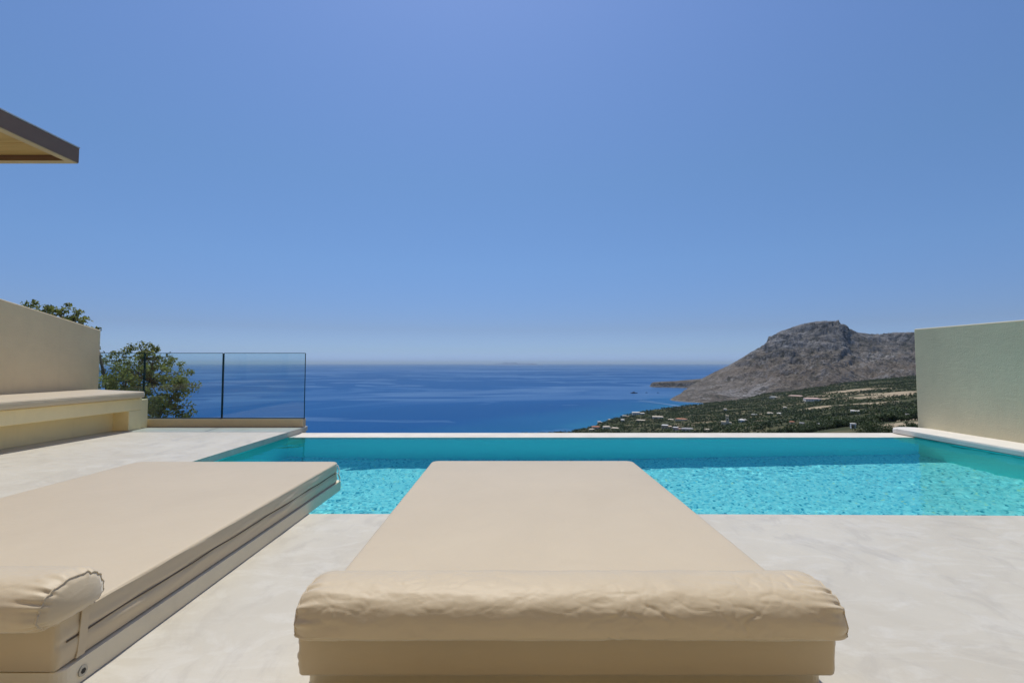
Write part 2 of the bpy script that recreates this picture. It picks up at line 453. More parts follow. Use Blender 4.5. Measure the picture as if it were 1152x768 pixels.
def rr_loop(x0, x1, y0, y1, r, step=0.03, nc=7, rf=None):
    rf = r if rf is None else rf
    """rounded rectangle: points with outward normals, anticlockwise"""
    pts = []
    def line(ax, ay, bx, by, nx_, ny_):
        d = math.hypot(bx - ax, by - ay); n = max(1, int(d / step))
        for k in range(n): pts.append((ax + (bx - ax) * k / n, ay + (by - ay) * k / n, nx_, ny_))
    def arc_(cx, cy, a0, r):
        for k in range(nc):
            a = a0 + math.pi / 2 * k / nc
            pts.append((cx + r * math.cos(a), cy + r * math.sin(a), math.cos(a), math.sin(a)))
    line(x0 + r, y0, x1 - r, y0, 0, -1); arc_(x1 - r, y0 + r, -math.pi / 2, r)
    line(x1, y0 + r, x1, y1 - rf, 1, 0); arc_(x1 - rf, y1 - rf, 0, rf)
    line(x1 - rf, y1, x0 + rf, y1, 0, 1); arc_(x0 + rf, y1 - rf, math.pi / 2, rf)
    line(x0, y1 - rf, x0, y0 + r, -1, 0); arc_(x0 + r, y0 + r, math.pi, r)
    return pts

def soft_slab(name, x0, x1, y0, y1, z0, z1, r, mat, parent, seed=0.0, wrinkle=0.004, puff=0.006, seam=True, tilt=0.0, smallr=0.012, rf=None):
    """upholstered slab: rounded plan, rolled edges, optional mid seam groove, creases on the sides"""
    loop = np.array(rr_loop(x0, x1, y0, y1, r, rf=rf)); n = len(loop)
    H = z1 - z0; e = smallr
    prof = []
    for k in range(5):
        a = math.pi / 2 * k / 4; prof.append((e * (1 - math.sin(a)), z0 + e * (1 - math.cos(a))))
    for f in np.linspace(0, 1, 13)[1:-1]:
        zz = z0 + e + (H - 2 * e) * f
        prof.append((-0.004 * math.sin(math.pi * f), zz))
    for k in range(5):
        a = math.pi / 2 * k / 4; prof.append((e * (1 - math.cos(a)), z1 - e * (1 - math.sin(a))))
    verts, faces, rings = [], [], []
    cx, cy = (x0 + x1) / 2, (y0 + y1) / 2
    arclen = np.cumsum(np.hypot(*(np.roll(loop[:, :2], 1, 0) - loop[:, :2]).T))
    def ring(P): rings.append(len(verts)); verts.extend(P)
    ring(np.column_stack([cx + (loop[:, 0] - cx) * .9, cy + (loop[:, 1] - cy) * .9, np.full(n, z0)]))
    for inset, z in prof:
        f = (z - z0) / H
        side = math.sin(math.pi * min(max(f, 0), 1))
        w = wrinkle * side * (fbm(arclen * 5.0 + z * 28, z * 16 + seed, seed, 3) + (1.1 + 1.2 * (f < .5)) * noise(arclen * 9 - z * 75, z * 14, seed + 3) * np.abs(noise(arclen * 1.3, seed, 7.0)) * 2.4)
        long_ = np.abs(loop[:, 2]) > 0.7
        gro = (0.007 * math.exp(-((f - 0.5) / 0.06) ** 2) if seam else 0.0) * long_
        ins = inset - w * np.where(long_, 1.0, 0.35) + gro
        ring(np.column_stack([loop[:, 0] - loop[:, 2] * ins, loop[:, 1] - loop[:, 3] * ins, np.full(n, z)]))
    for s in (0.975, 0.94, 0.88, 0.8, 0.68, 0.5, 0.25, 0.06):
        px_, py_ = cx + (loop[:, 0] - cx) * s, cy + (loop[:, 1] - cy) * s
        z = z1 + puff * (1 - s ** 6) + 0.0025 * fbm(px_ * 2.5, py_ * 2.5, seed, 3) * (1 - s ** 8)
        ring(np.column_stack([px_, py_, z]))
    for a, b in zip(rings[:-1], rings[1:]):
        for i in range(n):
            j = (i + 1) % n; faces.append((a + i, a + j, b + j, b + i))
    faces.append(tuple(rings[-1] + i for i in range(n)))
    faces.append(tuple(rings[0] + i for i in range(n))[::-1])
    V = np.array([tuple(v) for v in verts])
    if tilt: V[:, 2] += tilt * (x1 - V[:, 0]) / (x1 - x0)
    return mesh_obj(name, V, faces, mat, parent, smooth=True)

bn.rotation_euler.z = R(-1.6)
cu = empty('bench_cushion', (-5.385, 4.0, 0.4), 'long beige seat cushion lying on the plaster bench by the left wall', 'cushion')
c = soft_slab('cushion_pad', -5.93 + 5.5, -5.222 + 5.5, -3.0, 2.50, 0.031, 0.112, 0.05, M['cushion'], cu, 9.0, 0.003, 0.006, False, 0.03)

cu.rotation_euler.z = R(-1.6)
# ------------------------------------------------------------------ glass balustrade
gy = 6.72
gr = empty('glass_balustrade', (-4.3, gy, 0), 'frameless clear glass balustrade at the left end of the terrace above the sea', 'balustrade')
bm = bmesh.new(); box(bm, -5.29 + 4.3, -2.95 + 4.3, -0.055, 0.045, 0.001, 0.112, 0.006)
bm_obj('base_kerb', bm, M['channel'], gr)
bm = bmesh.new(); box(bm, -5.285 + 4.3, -2.951 + 4.3, -0.022, 0.018, 0.1125, 0.126, 0.002)
bm_obj('gasket', bm, M['gasket'], gr)
for xa, xb in ((-6.05, -5.262), (-5.242, -4.138), (-4.118, -2.958)):
    za = 0.118 if xa > -5.5 else 0.43
    zt, th = 1.042, 0.0085
    xa += 4.3; xb += 4.3
    v = [(xa, -th, za), (xb, -th, za), (xb, th, za), (xa, th, za), (xa, -th, zt), (xb, -th, zt), (xb, th, zt), (xa, th, zt)]
    o = mesh_obj('glass_panel', v, [(0, 1, 5, 4), (2, 3, 7, 6), (0, 4, 7, 3), (1, 2, 6, 5), (4, 5, 6, 7), (0, 3, 2, 1)], [M['glass'], M['glass_edge']], gr)
    for i in (2, 3, 4, 5): o.data.polygons[i].material_index = 1
    for pts in ([(xa - .006, 0, za), (xa - .006, 0, zt)], [(xb + .004, 0, za), (xb + .004, 0, zt)], [(xa, 0, zt + .003), (xb, 0, zt + .003)]):
        vv, ff = [], []; tube(vv, ff, pts, 0.0042, 6)
        mesh_obj('edge_seal', vv, ff, M['glass_edge'], o)

# ------------------------------------------------------------------ pergola roof
px, py, pz = -3.48, 3.70, 2.5
pg = empty('pergola_roof', (px, py, pz), 'brown edged flat pergola roof with timber underside jutting in at the upper left', 'pergola')
bm = bmesh.new(); box(bm, -0.045, 0.0, -2.5, 0.0, 0.004, 0.122, 0.002); box(bm, -2.6, -0.0455, -0.045, 0.0, 0.004, 0.122, 0.002)
bm_obj('fascia', bm, M['fascia'], pg)
bm = bmesh.new(); box(bm, -0.062, -0.004, -2.49, -0.004, -0.002, 0.0035); box(bm, -2.6, -0.0625, -0.055, -0.004, -0.002, 0.0035)
bm_obj('trim', bm, M['trim'], pg)
bm = bmesh.new(); box(bm, -2.6, 0.004, -2.5, 0.004, 0.1225, 0.134, 0.002)
bm_obj('flashing', bm, M['flashing'], pg)
bm = bmesh.new()
for k in range(12): box(bm, -2.6, -0.047, -0.255 - 0.205 * k, -0.055 - 0.205 * k, 0.045, 0.065, 0.003)
bm_obj('soffit_boards', bm, M['wood'], pg)
for k in range(2):
    bm = bmesh.new(); box(bm, -2.6, -0.065, -0.66 - 0.9 * k, -0.60 - 0.9 * k, 0.02, 0.0445, 0.003)
    bm_obj('joist', bm, M['wood'], pg)
for yy in (-0.4, -2.3):
    bm = bmesh.new(); box(bm, -2.35, -2.25, yy, yy + 0.1, -2.498, 0.0195, 0.004)
    bm_obj('post', bm, M['fascia'], pg)

# ------------------------------------------------------------------ loungers and pillows
LW = 1.432
def lounger(xl, y0, y1, label, seed, bolt, inset=0.006):
    xr = xl + LW; cx, cy = (xl + xr) / 2, (y0 + y1) / 2
    t = empty('daybed_lounger', (cx, cy, 0), label, 'sun lounger', 'low double loungers at the pool edge')
    hx, hy = LW / 2, (y1 - y0) / 2
    bm = bmesh.new()
    prism(bm, [(p[0], p[1]) for p in rr_loop(-hx - 0.006, hx + 0.010, -hy + inset, hy + 0.03, 0.03, 5, 5)], 0.0015, 0.066, 0.006)
    b = bm_obj('platform', bm, M['base'], t)
    m = soft_slab('mattress', -hx, hx, -hy, hy, 0.068, 0.204, 0.014, M['canvas'], t, seed, 0.0065, 0.005, rf=0.055)
    for f, r_ in ((0.195, 0.0042), (0.0775, 0.0038)):      # piping along both edges
        lp = rr_loop(-hx, hx, -hy, hy, 0.014, rf=0.055)
        vv, ff = [], []
        tube(vv, ff, [(p[0] - p[2] * 0.004, p[1] - p[3] * 0.004, f + 0.0012 * math.sin(i * 0.7 + seed)) for i, p in enumerate(lp)], r_, 6, True)
        mesh_obj('piping', vv, ff, M['canvas'], m, smooth=True)
    vv, ff = [], []
    tube(vv, ff, [(hx + 0.0012 + 0.001 * math.sin(k * .9), y, 0.136 + 0.0016 * math.sin(k * 0.5 + seed)) for k, y in enumerate(np.linspace(-hy + 0.03, hy - 0.05, 60))], 0.0022, 6)
    mesh_obj('zip', vv, ff, M['canvas_dark'], m, smooth=True)
    # corner tie at the sea end
    vv, ff = [], []
    c0 = (hx - 0.012, hy - 0.012)
    tube(vv, ff, [(c0[0] - .03, c0[1] + .004, .200), (c0[0] + .004, c0[1] + .004, .175), (c0[0] + .018, c0[1] - .004, .145), (c0[0] + .022, c0[1] - .03, .118), (c0[0] + .026, c0[1] - .012, .09), (c0[0] + .024, c0[1] - .02, .067)], 0.004, 6)
    tube(vv, ff, [(c0[0] + .02, c0[1] - .07, .142), (c0[0] + .026, c0[1] - .04, .128), (c0[0] + .026, c0[1] - .012, .10), (c0[0] + .02, c0[1] + .006, .085)], 0.0032, 6)
    mesh_obj('tie_string', vv, ff, M['string'], m, smooth=True)
    if bolt:
        vv, ff = [], []
        by = bolt - cy
        tube(vv, ff, [(hx + 0.0095, by, 0.031), (hx + 0.0135, by, 0.031)], 0.0140, 20)
        bo = mesh_obj('bolt', vv, ff, M['steel'], b)
        vv, ff = [], []
        tube(vv, ff, [(hx + 0.0132, by, 0.031), (hx + 0.0142, by, 0.031)], 0.0080, 6)
        mesh_obj('socket', vv, ff, M['hole'], bo)
    return t

def pillow(xl, yc, zt, label, seed, droop=0.0, ring_d=0.045):
    """gathered bolster: pinched seam near each end, radial creases, soft lumps"""
    Lh = LW / 2 - 0.030; cx = xl + LW / 2
    a, bu, bl = 0.114, 0.087, 0.034
    root = empty('head_pillow', (cx, yc, zt), label, 'pillow', 'rolled head pillows on the loungers')
    ds = np.concatenate([np.linspace(0, 0.12, 44), np.linspace(0.125, Lh, 150)])
    us = np.concatenate([-(Lh - ds), (Lh - ds)[::-1][1:]])
    nv = 144
    th = np.linspace(0, 2 * math.pi, nv, endpoint=False)
    cth, sth = np.cos(th), np.sin(th)
    pw = 0.80
    verts, faces = [], []
    def ring(x, u, d, e, cap):
        yy = a * e * np.sign(cth) * np.abs(cth) ** pw
        zz = np.where(sth > 0, bu, bl) * e * np.sign(sth) * np.abs(sth) ** pw
        sd = seed + (5 if u > 0 else 0)
        gath = math.exp(-d / 0.036) * (0.62 + 0.38 * min(d / 0.014, 1)) * (1.0 if not cap else max(0.0, (e - 0.45) / 0.55) ** 2)
        tw = th + 0.05 * np.sin(th * 3 + sd)
        wr = gath * (0.0050 * np.sin(tw * 17 + 3.0 * noise(th * 1.7, sd, 1.1) + sd + d * 18) + 0.0024 * np.sin(tw * 29 + sd * 2 + d * 40)) * (0.55 + 0.9 * np.abs(noise(th * 2.2, sd, 5.0)) * 2)
        lump = 0.0030 * fbm(u * 3.2 + seed, yy * 8, zz * 8 + seed, 3) + 0.0058 * fbm(u * 13 + th * 1.0, th * 2.6 - u * 6.5, seed + 2, 4, 0.5) * (0.25 + 1.3 * np.abs(noise(u * 2.3, seed, 0.3)))
        lump = lump * (1.0 if not cap else e)
        tuck = -0.005 * np.exp(-((u - 0.10 - 0.030 * (th - 3.6)) / 0.007) ** 2) * np.exp(-((th - 3.45) / 0.32) ** 2)
        tuck = tuck - 0.003 * np.exp(-((u - 0.13 - 0.030 * (th - 3.6)) / 0.006) ** 2) * np.exp(-((th - 3.35) / 0.25) ** 2)
        q1 = noise(u * 5.0 + th * 2.2 + seed, th * 1.1 - u * 9.0, seed + 9); q2 = noise(u * 9.0 - th * 1.4, th * 1.6 + u * 14.0 + seed, seed + 4)
        msk = np.abs(noise(u * 3.1, th * 0.9, seed + 20)) * 2.2
        crs = -0.0021 * msk * (np.exp(-(q1 / 0.055) ** 2) + 0.7 * np.exp(-(q2 / 0.05) ** 2))
        dr = wr + lump + ((tuck + crs) if not cap else 0)
        Yp = yy + cth * dr; Zp = zz + sth * dr
        floor_ = -bl + 0.007 + 0.004 * noise(u * 4.0, 0.3, seed) - droop * sstep(0.15, Lh, u) * sstep(0.02, -0.10, Yp) - 0.005 * sstep(-0.04, -0.11, Yp)
        Zp = np.where(Zp < floor_, floor_ + (Zp - floor_) * 0.12, Zp)
        if not cap: rings.append(len(verts))
        else: caps.append(len(verts))
        for k in range(nv): verts.append((x, Yp[k], Zp[k] + bl - 0.005))
    rings, caps = [], []
    for u in us:
        d = Lh - abs(u)
        e = 0.80 + 0.20 * math.sqrt(max(0, 1 - (1 - min(d / 0.05, 1)) ** 2)) - 0.010 * math.exp(-((d - 0.012) / 0.010) ** 2)
        ring(u, u, d, e, False)
    for i in range(len(rings) - 1):
        for k in range(nv):
            faces.append((rings[i] + k, rings[i] + (k + 1) % nv, rings[i + 1] + (k + 1) % nv, rings[i + 1] + k))
    for sgn, edge in ((-1, rings[0]), (1, rings[-1])):      # softly domed end discs
        caps.clear(); prev = edge
        for e in (0.76, 0.68, 0.56, 0.40, 0.24, 0.10):
            ring(sgn * (Lh + 0.018 * (1 - (e / 0.80) ** 2) + 0.004), sgn * Lh, 0.0, e, True)
            nxt = caps[-1]
            for k in range(nv):
                q = (prev + k, prev + (k + 1) % nv, nxt + (k + 1) % nv, nxt + k)
                faces.append(q if sgn > 0 else q[::-1])
            prev = nxt
        q = tuple(prev + k for k in range(nv)); faces.append(q if sgn > 0 else q[::-1])
    cov = mesh_obj('cover', verts, faces, M['canvas'], root, smooth=True)
    for ri in (rings[1], rings[-2]):  # piping round each end
        vv, ff = [], []
        P = np.array(verts[ri:ri + nv]); c0 = P.mean(0)
        Q = c0 + (P - c0) * 1.002
        tube(vv, ff, [tuple(q) for q in Q[::2]], 0.0024, 6, True)
        mesh_obj('end_piping', vv, ff, M['canvas'], cov, smooth=True)
    for s in (-1, 1):                 # straps down the mattress sides
        xo = s * (LW / 2 + 0.006); y_ = 0.068; sh = -0.05 * (xl < -1)
        prof = [(s * (LW / 2 - 0.10), 0.004), (s * (LW / 2 - 0.02), 0.008), (s * (LW / 2 + 0.004), 0.003), (xo, -0.02), (xo, -0.065), (xo, -0.115), (s * (LW / 2 + 0.006), -0.134)]
        vv, ff = [], []
        for k, (x_, z_) in enumerate(prof):
            lean = -0.004 * k
            for dy, dx in ((-0.013, 0), (0.013, 0), (0.013, -s * 0.003), (-0.013, -s * 0.003)): vv.append((x_ + dx + sh, y_ + dy + lean, z_))
        for k in range(len(prof) - 1):
            for q in range(4): ff.append((k * 4 + q, k * 4 + (q + 1) % 4, k * 4 + 4 + (q + 1) % 4, k * 4 + 4 + q))
        ff += [(0, 1, 2, 3), tuple(len(prof) * 4 - 4 + q for q in (3, 2, 1, 0))]
        mesh_obj('strap', vv, ff, M['canvas'], root)
    return root

lounger(-0.570, 1.285, 3.400, 'beige low lounger in the middle of the terrace, its foot over the pool', 1.3, None, 0.07)
lounger(-1.228 - LW, 1.300, 3.375, 'beige low lounger at the left with a bolt in its grey platform', 4.7, 1.372)
pillow(-0.570, 1.292, 0.208, 'rolled beige pillow with gathered ends across the middle lounger', 2.2, 0.012)
pillow(-1.228 - LW + 0.05, 1.325, 0.208, 'rolled beige pillow on the left lounger, cut off by the picture edge', 6.1)

# ------------------------------------------------------------------ far terrain (metres from the camera's foot)
#TERRAIN-BEGIN
COAST = np.array([(-4000, 420), (-1500, 700), (-500, 860), (-100, 960), (60, 1000), (122, 1022), (190, 1130), (240, 1228), (321, 1377), (446, 1538), (609, 1667), (740, 1735), (840, 1775), (1000, 1900), (3200, 2300)], float)
HP = np.array([  # x, y, height above the sea
    (0, 0, 145.5), (0, 12, 144.5), (-40, -40, 152), (60, -40, 152), (-200, -200, 180), (300, -200, 185), (900, -200, 210),
    (0, 50, 137), (0, 200, 104), (0, 400, 66), (0, 700, 28), (0, 900, 10), (-300, 100, 118), (-300, 400, 55), (-500, 700, 14), (-900, 100, 90), (-1400, 300, 40),
    (47, 200, 106), (94, 400, 72), (165, 700, 36), (200, 850, 26), (235, 1000, 16), (282, 1200, 8),
    (85, 200, 109), (170, 400, 82), (254, 600, 61), (339, 800, 46), (424, 1000, 33), (551, 1300, 18), (678, 1600, 11),
    (123, 200, 113), (246, 400, 91), (368, 600, 76), (552, 900, 59), (798, 1300, 49), (950, 1550, 46), (1040, 1700, 46),
    (161, 200, 119.5), (177, 220, 118), (320, 400, 101), (562, 700, 84), (803, 1000, 83), (1124, 1400, 89), (1245, 1550, 90),
    (1204, 1400, 96), (200, 200, 123), (400, 400, 111), (800, 800, 101), (1200, 1200, 111), (1500, 1500, 118),
    (300, 200, 136), (900, 600, 131), (1500, 1000, 142), (2400, 1600, 170), (2400, 400, 220), (2000, 2000, 120), (1500, 2000, 80)], float)
def _tps(r): return r * r * np.log(r + 1e-6)
_n = len(HP); _P = HP[:, :2] / 500.0
_K = _tps(np.linalg.norm(_P[:, None] - _P[None], axis=2)) + np.eye(_n) * 1e-3
_A = np.block([[_K, np.ones((_n, 1)), _P], [np.ones((1, _n)), np.zeros((1, 3))], [_P.T, np.zeros((2, 3))]])
_w = np.linalg.solve(_A, np.concatenate([HP[:, 2], np.zeros(3)]))
def poly_dist(P, poly, closed=False):
    """signed distance to a polyline, positive to the right of its direction (for the coast: inland)"""
    best = np.full(len(P), 1e12); sign = np.ones(len(P))
    segs = list(zip(poly[:-1], poly[1:])) + ([(poly[-1], poly[0])] if closed else [])
    for a, b in segs:
        d = b - a; t = np.clip(((P - a) @ d) / (d @ d), 0, 1)
        q = a + t[:, None] * d; dist = np.hypot(*(P - q).T)
        cr = d[0] * (P[:, 1] - a[1]) - d[1] * (P[:, 0] - a[0])
        up = dist < best - 1e-9
        best[up] = dist[up]; sign[up] = np.where(cr[up] < 0, 1.0, -1.0)
    return best * sign
def hill_h(x, y):
    """height of the coastal hillside above the sea"""
    P = np.column_stack([np.ravel(x), np.ravel(y)]).astype(float)
    Q = P / 500.0; out = np.empty(len(P))
    for i in range(0, len(P), 4000):
        q = Q[i:i + 4000]
        out[i:i + 4000] = _tps(np.linalg.norm(q[:, None] - _P[None], axis=2)) @ _w[:_n] + _w[_n] + q @ _w[_n + 1:]
    d = poly_dist(P, COAST) + 26 * fbm(P[:, 0] / 75, P[:, 1] / 75, 5.0, 3)
    rough = 5.5 * fbm(P[:, 0] / 130, P[:, 1] / 130, 0.7, 4)
    near = sstep(40, 220, np.hypot(P[:, 0], P[:, 1]))
    h = np.maximum(out, 3.0) + rough * near
    k = sstep(-6, 45, d)
    return np.where(d > -6, h * k - 1.5 * (1 - k), -1.5 + np.maximum(d + 6, -400) * 0.15)
CLEAR = []
#TERRAIN-END
# bare clearings and terraces among the groves: x, y, half width, half depth
CLEARINGS = [(206, 252, 9, 20), (196, 238, 5, 10), (277, 330, 8, 14), (639, 850, 37, 57), (600, 905, 39, 52), (837, 1046, 26, 96), (773, 1002, 24, 96), (806, 960, 22, 62), (977, 1349, 37, 144), (779, 1167, 26, 105), (493, 618, 10, 12), (885, 1290, 24, 120), (330, 905, 19, 62), (372, 880, 15, 48), (250, 1010, 12, 22), (700, 1330, 24, 16), (600, 1020, 16, 14), (265, 980, 16, 20), (420, 800, 12, 12), (520, 980, 16, 22)]
def clearing(x, y):
    m = np.zeros(np.shape(x))
    for cx, cy, rx, ry in CLEARINGS:
        w = 0.35 * fbm(np.asarray(x) / 22, np.asarray(y) / 22, cx * 0.1, 3)
        m = np.maximum(m, 1 - sstep(0.75, 1.05, np.sqrt(((x - cx) / rx) ** 2 + ((y - cy) / ry) ** 2) + w))
    return m

xs = np.concatenate([np.arange(-3000, -400, 60), np.arange(-400, 1500, 9), np.arange(1500, 3100, 50)])
ys = np.concatenate([np.arange(-900, 20, 46), np.arange(20, 1950, 10), np.arange(1950, 2400, 40)])
X, Y = np.meshgrid(xs, ys)
h = hill_h(X, Y).reshape(X.shape)
under = (np.abs(X) < 40) & (Y < 30) & (Y > -40)
verts = np.stack([X, Y, SEA + h], -1).reshape(-1, 3)
nx, ny = len(xs), len(ys)
faces = [(j * nx + i, j * nx + i + 1, (j + 1) * nx + i + 1, (j + 1) * nx + i) for j in range(ny - 1) for i in range(nx - 1)]
hs = mesh_obj('hillside_ground', verts, faces, M['hillside'], smooth=True)
tag(hs, kind='structure')
ca = hs.data.color_attributes.new('soil', 'FLOAT_COLOR', 'POINT')
cl = clearing(X, Y).ravel()
ca.data.foreach_set('color', np.column_stack([cl, cl, cl, np.ones_like(cl)]).astype(np.float32).ravel())

# mountain across the bay
def interp(pairs, v): p = np.array(pairs, float); return np.interp(v, p[:, 0], p[:, 1])
RIDGE = [(0.290, 15), (0.301, 28), (0.348, 32), (0.376, 42), (0.403, 52), (0.430, 95), (0.460, 136), (0.485, 176), (0.511, 222), (0.538, 264), (0.547, 308), (0.571, 346),
         (0.576, 352), (0.611, 390), (0.644, 414), (0.665, 421), (0.698, 421), (0.717, 392), (0.722, 375), (0.739, 358), (0.765, 350), (0.788, 351), (0.809, 362),
         (0.856, 362), (0.92, 350), (1.0, 372), (1.15, 400), (1.3, 380), (1.6, 420)]
FOOT = [(0.29, 2900), (0.34, 2000), (0.40, 1830), (0.47, 1770), (0.6, 1690), (0.75, 1570), (0.9, 1430), (1.1, 1300), (1.6, 1000)]
RY = [(0.29, 2990), (0.38, 3010), (0.45, 2930), (0.52, 2860), (0.60, 2940), (0.70, 3010), (0.74, 3150), (0.80, 3240), (0.86, 3180), (1.0, 3000), (1.6, 2700)]
MC = np.array([(840, 1790), (742, 1772), (705, 1795), (668, 1830), (640, 1880), (650, 1955), (705, 2075), (770, 2200), (880, 2420), (985, 2640), (1085, 2790), (1040, 2880), (985, 2930), (900, 2950), (880, 3010),
               (900, 3090), (1010, 3240), (1200, 3380), (1500, 3900), (2200, 4700), (6000, 5200), (6500, 1500), (3000, 900), (1500, 1450)], float)
ss = np.concatenate([np.arange(0.285, 0.90, 0.0017), np.arange(0.90, 1.6, 0.012)])
yy = np.concatenate([np.arange(1560, 3420, 10.5), np.arange(3420, 4700, 60)])
Sg, Y = np.meshgrid(ss, yy); X = Sg * Y
Rh, Fy, Ry = interp(RIDGE, Sg), interp(FOOT, Sg), interp(RY, Sg)
Ry = Ry + 35 * noise(Sg * 14, 0.5, 2.0)
t = np.clip((Y - Fy) / (Ry - Fy), -0.3, 1.0)
prof = np.where(t < 0, t * 0.4, 0.42 * t + 0.20 * t ** 2 + 0.38 * sstep(0.45, 0.98, t))
back = np.clip((Y - Ry) / 1300.0, 0, 1.3)
h = np.where(Y <= Ry, Rh * prof, Rh * (1 - 1.15 * back ** 1.2))
h0 = hill_h(np.minimum(X, 3000), np.minimum(Y, 2200)).reshape(X.shape)
amp = np.clip(Rh / 420, 0.12, 1) * (sstep(0.0, 0.25, t) * (1 - 0.82 * sstep(0.80, 0.985, t)) * (Y <= Ry) + 0.05 * sstep(0.95, 1, t))
fall = np.stack([X / 210 + Y / 700, Y / 560], 0)
h = h + amp * (78 * (ridged(fall[0], fall[1], 5) - 0.55) + 26 * fbm(X / 80, Y / 80, 1.0, 4) + 9 * fbm(X / 26, Y / 30, 2.0, 3))
cw = sstep(0.405, 0.47, Sg) * (1 - 0.7 * sstep(0.70, 0.76, Sg)) * sstep(0.25, 0.45, t) * (1 - sstep(0.80, 0.97, t)) * (0.35 + 0.65 * sstep(-0.25, 0.2, fbm(X / 210, Y / 300, 12.0, 3)))
hb_ = h + 30 * fbm(X / 120, Y / 160, 6.0, 4) - 0.16 * (X - 1500)
stp = 40.0; fr_ = hb_ / stp - np.floor(hb_ / stp)
h = h + 0.75 * cw * stp * (sstep(0.30, 0.62, fr_) - fr_)
jm = np.argmax((h - 150) / Y, axis=0); ci = np.arange(len(ss))
want = (Rh[0] - 150) / interp(RY, ss) * Y[jm, ci] + 150
kf = np.clip(want / np.maximum(h[jm, ci], 5), 0.6, 1.4)
kf = 1 + (kf - 1) * sstep(0.38, 0.44, ss)
kf = np.convolve(np.pad(kf, 4, mode='edge'), np.ones(9) / 9, 'valid')
h = h * (1 + (kf[None] - 1) * sstep(-0.05, 0.35, t))
d = poly_dist(np.column_stack([X.ravel(), Y.ravel()]), MC, True).reshape(X.shape)
cliff = 5 + 1.15 * np.maximum(d, 0) + 5 * fbm(X / 40, Y / 40, 4.0, 3)
h = np.where(d > 0, np.minimum(np.maximum(h, 2.0 + 0.16 * np.minimum(d, 150) + 9 * fbm(X / 55, Y / 55, 14.0, 3)), cliff) * sstep(0, 14, d) - 0.5, -3.0 - np.minimum(-d, 200) * 0.05)
verts = np.stack([X, Y, SEA + h], -1).reshape(-1, 3)
nx, ny = len(ss), len(yy)
faces = [(j * nx + i, j * nx + i + 1, (j + 1) * nx + i + 1, (j + 1) * nx + i) for j in range(ny - 1) for i in range(nx - 1)]
mo = mesh_obj('mountain_terrain', verts, faces, M['mountain'], smooth=True)
tag(mo, kind='structure')

# faint island on the horizon
ss_ = np.linspace(-1, 1, 60); rr_ = np.linspace(-1, 1, 12)
A, B = np.meshgrid(ss_, rr_)
hh = 250 * np.clip(1 - A ** 2, 0, 1) ** 0.8 * np.clip(1 - B ** 2, 0, 1) * (0.75 + 0.6 * fbm(A * 2.2, B * 0.6, 1.0, 4)) - 4
verts = np.stack([A * 2600 + 150, B * 900 + 40000, SEA + hh], -1).reshape(-1, 3)
faces = [(j * 60 + i, j * 60 + i + 1, (j + 1) * 60 + i + 1, (j + 1) * 60 + i) for j in range(11) for i in range(59)]
tag(mesh_obj('island_terrain', verts, faces, M['island'], smooth=True), kind='structure')

# sea out to the horizon
rs = [0.0] + list(np.geomspace(300, 150000, 26)); na = 72
verts = [(0, 0, SEA)]; faces = []
for r_ in rs[1:]:
    for k in range(na): verts.append((r_ * math.cos(2 * math.pi * k / na), r_ * math.sin(2 * math.pi * k / na), SEA))
for k in range(na): faces.append((0, 1 + k, 1 + (k + 1) % na))
for i in range(len(rs) - 2):
    for k in range(na):
        a_, b_ = 1 + i * na, 1 + (i + 1) * na
        faces.append((a_ + k, b_ + k, b_ + (k + 1) % na, a_ + (k + 1) % na))
tag(mesh_obj('sea', verts, faces, M['sea']), kind='structure')


# ------------------------------------------------------------------ unseen house behind the camera, added to bounce warm light and block blue sky
bounce_house = empty('house', (0, -2.6, 0), 'unseen ochre house front added behind the terrace to bounce warm light', 'house')
bm = bmesh.new(); box(bm, -6.0, -2.2, -0.3, 0.0, 0.002, 2.25); box(bm, 2.4, 5.7, -0.3, 0.0, 0.002, 2.25); box(bm, -6.0, 5.7, -0.3, 0.0, 2.2505, 5.4)
bm_obj('wall', bm, M['ochre'], bounce_house)
for xa in (-2.2, -0.05, 2.25):
    bm = bmesh.new(); box(bm, xa + 0.002, xa + 0.146, -0.2, -0.1, 0.002, 2.248); bm_obj('door_frame', bm, M['fascia'], bounce_house)
bm = bmesh.new(); box(bm, -2.05, 2.25, -0.16, -0.14, 0.003, 2.245); bm_obj('glass_door', bm, M['glass_edge'], bounce_house)

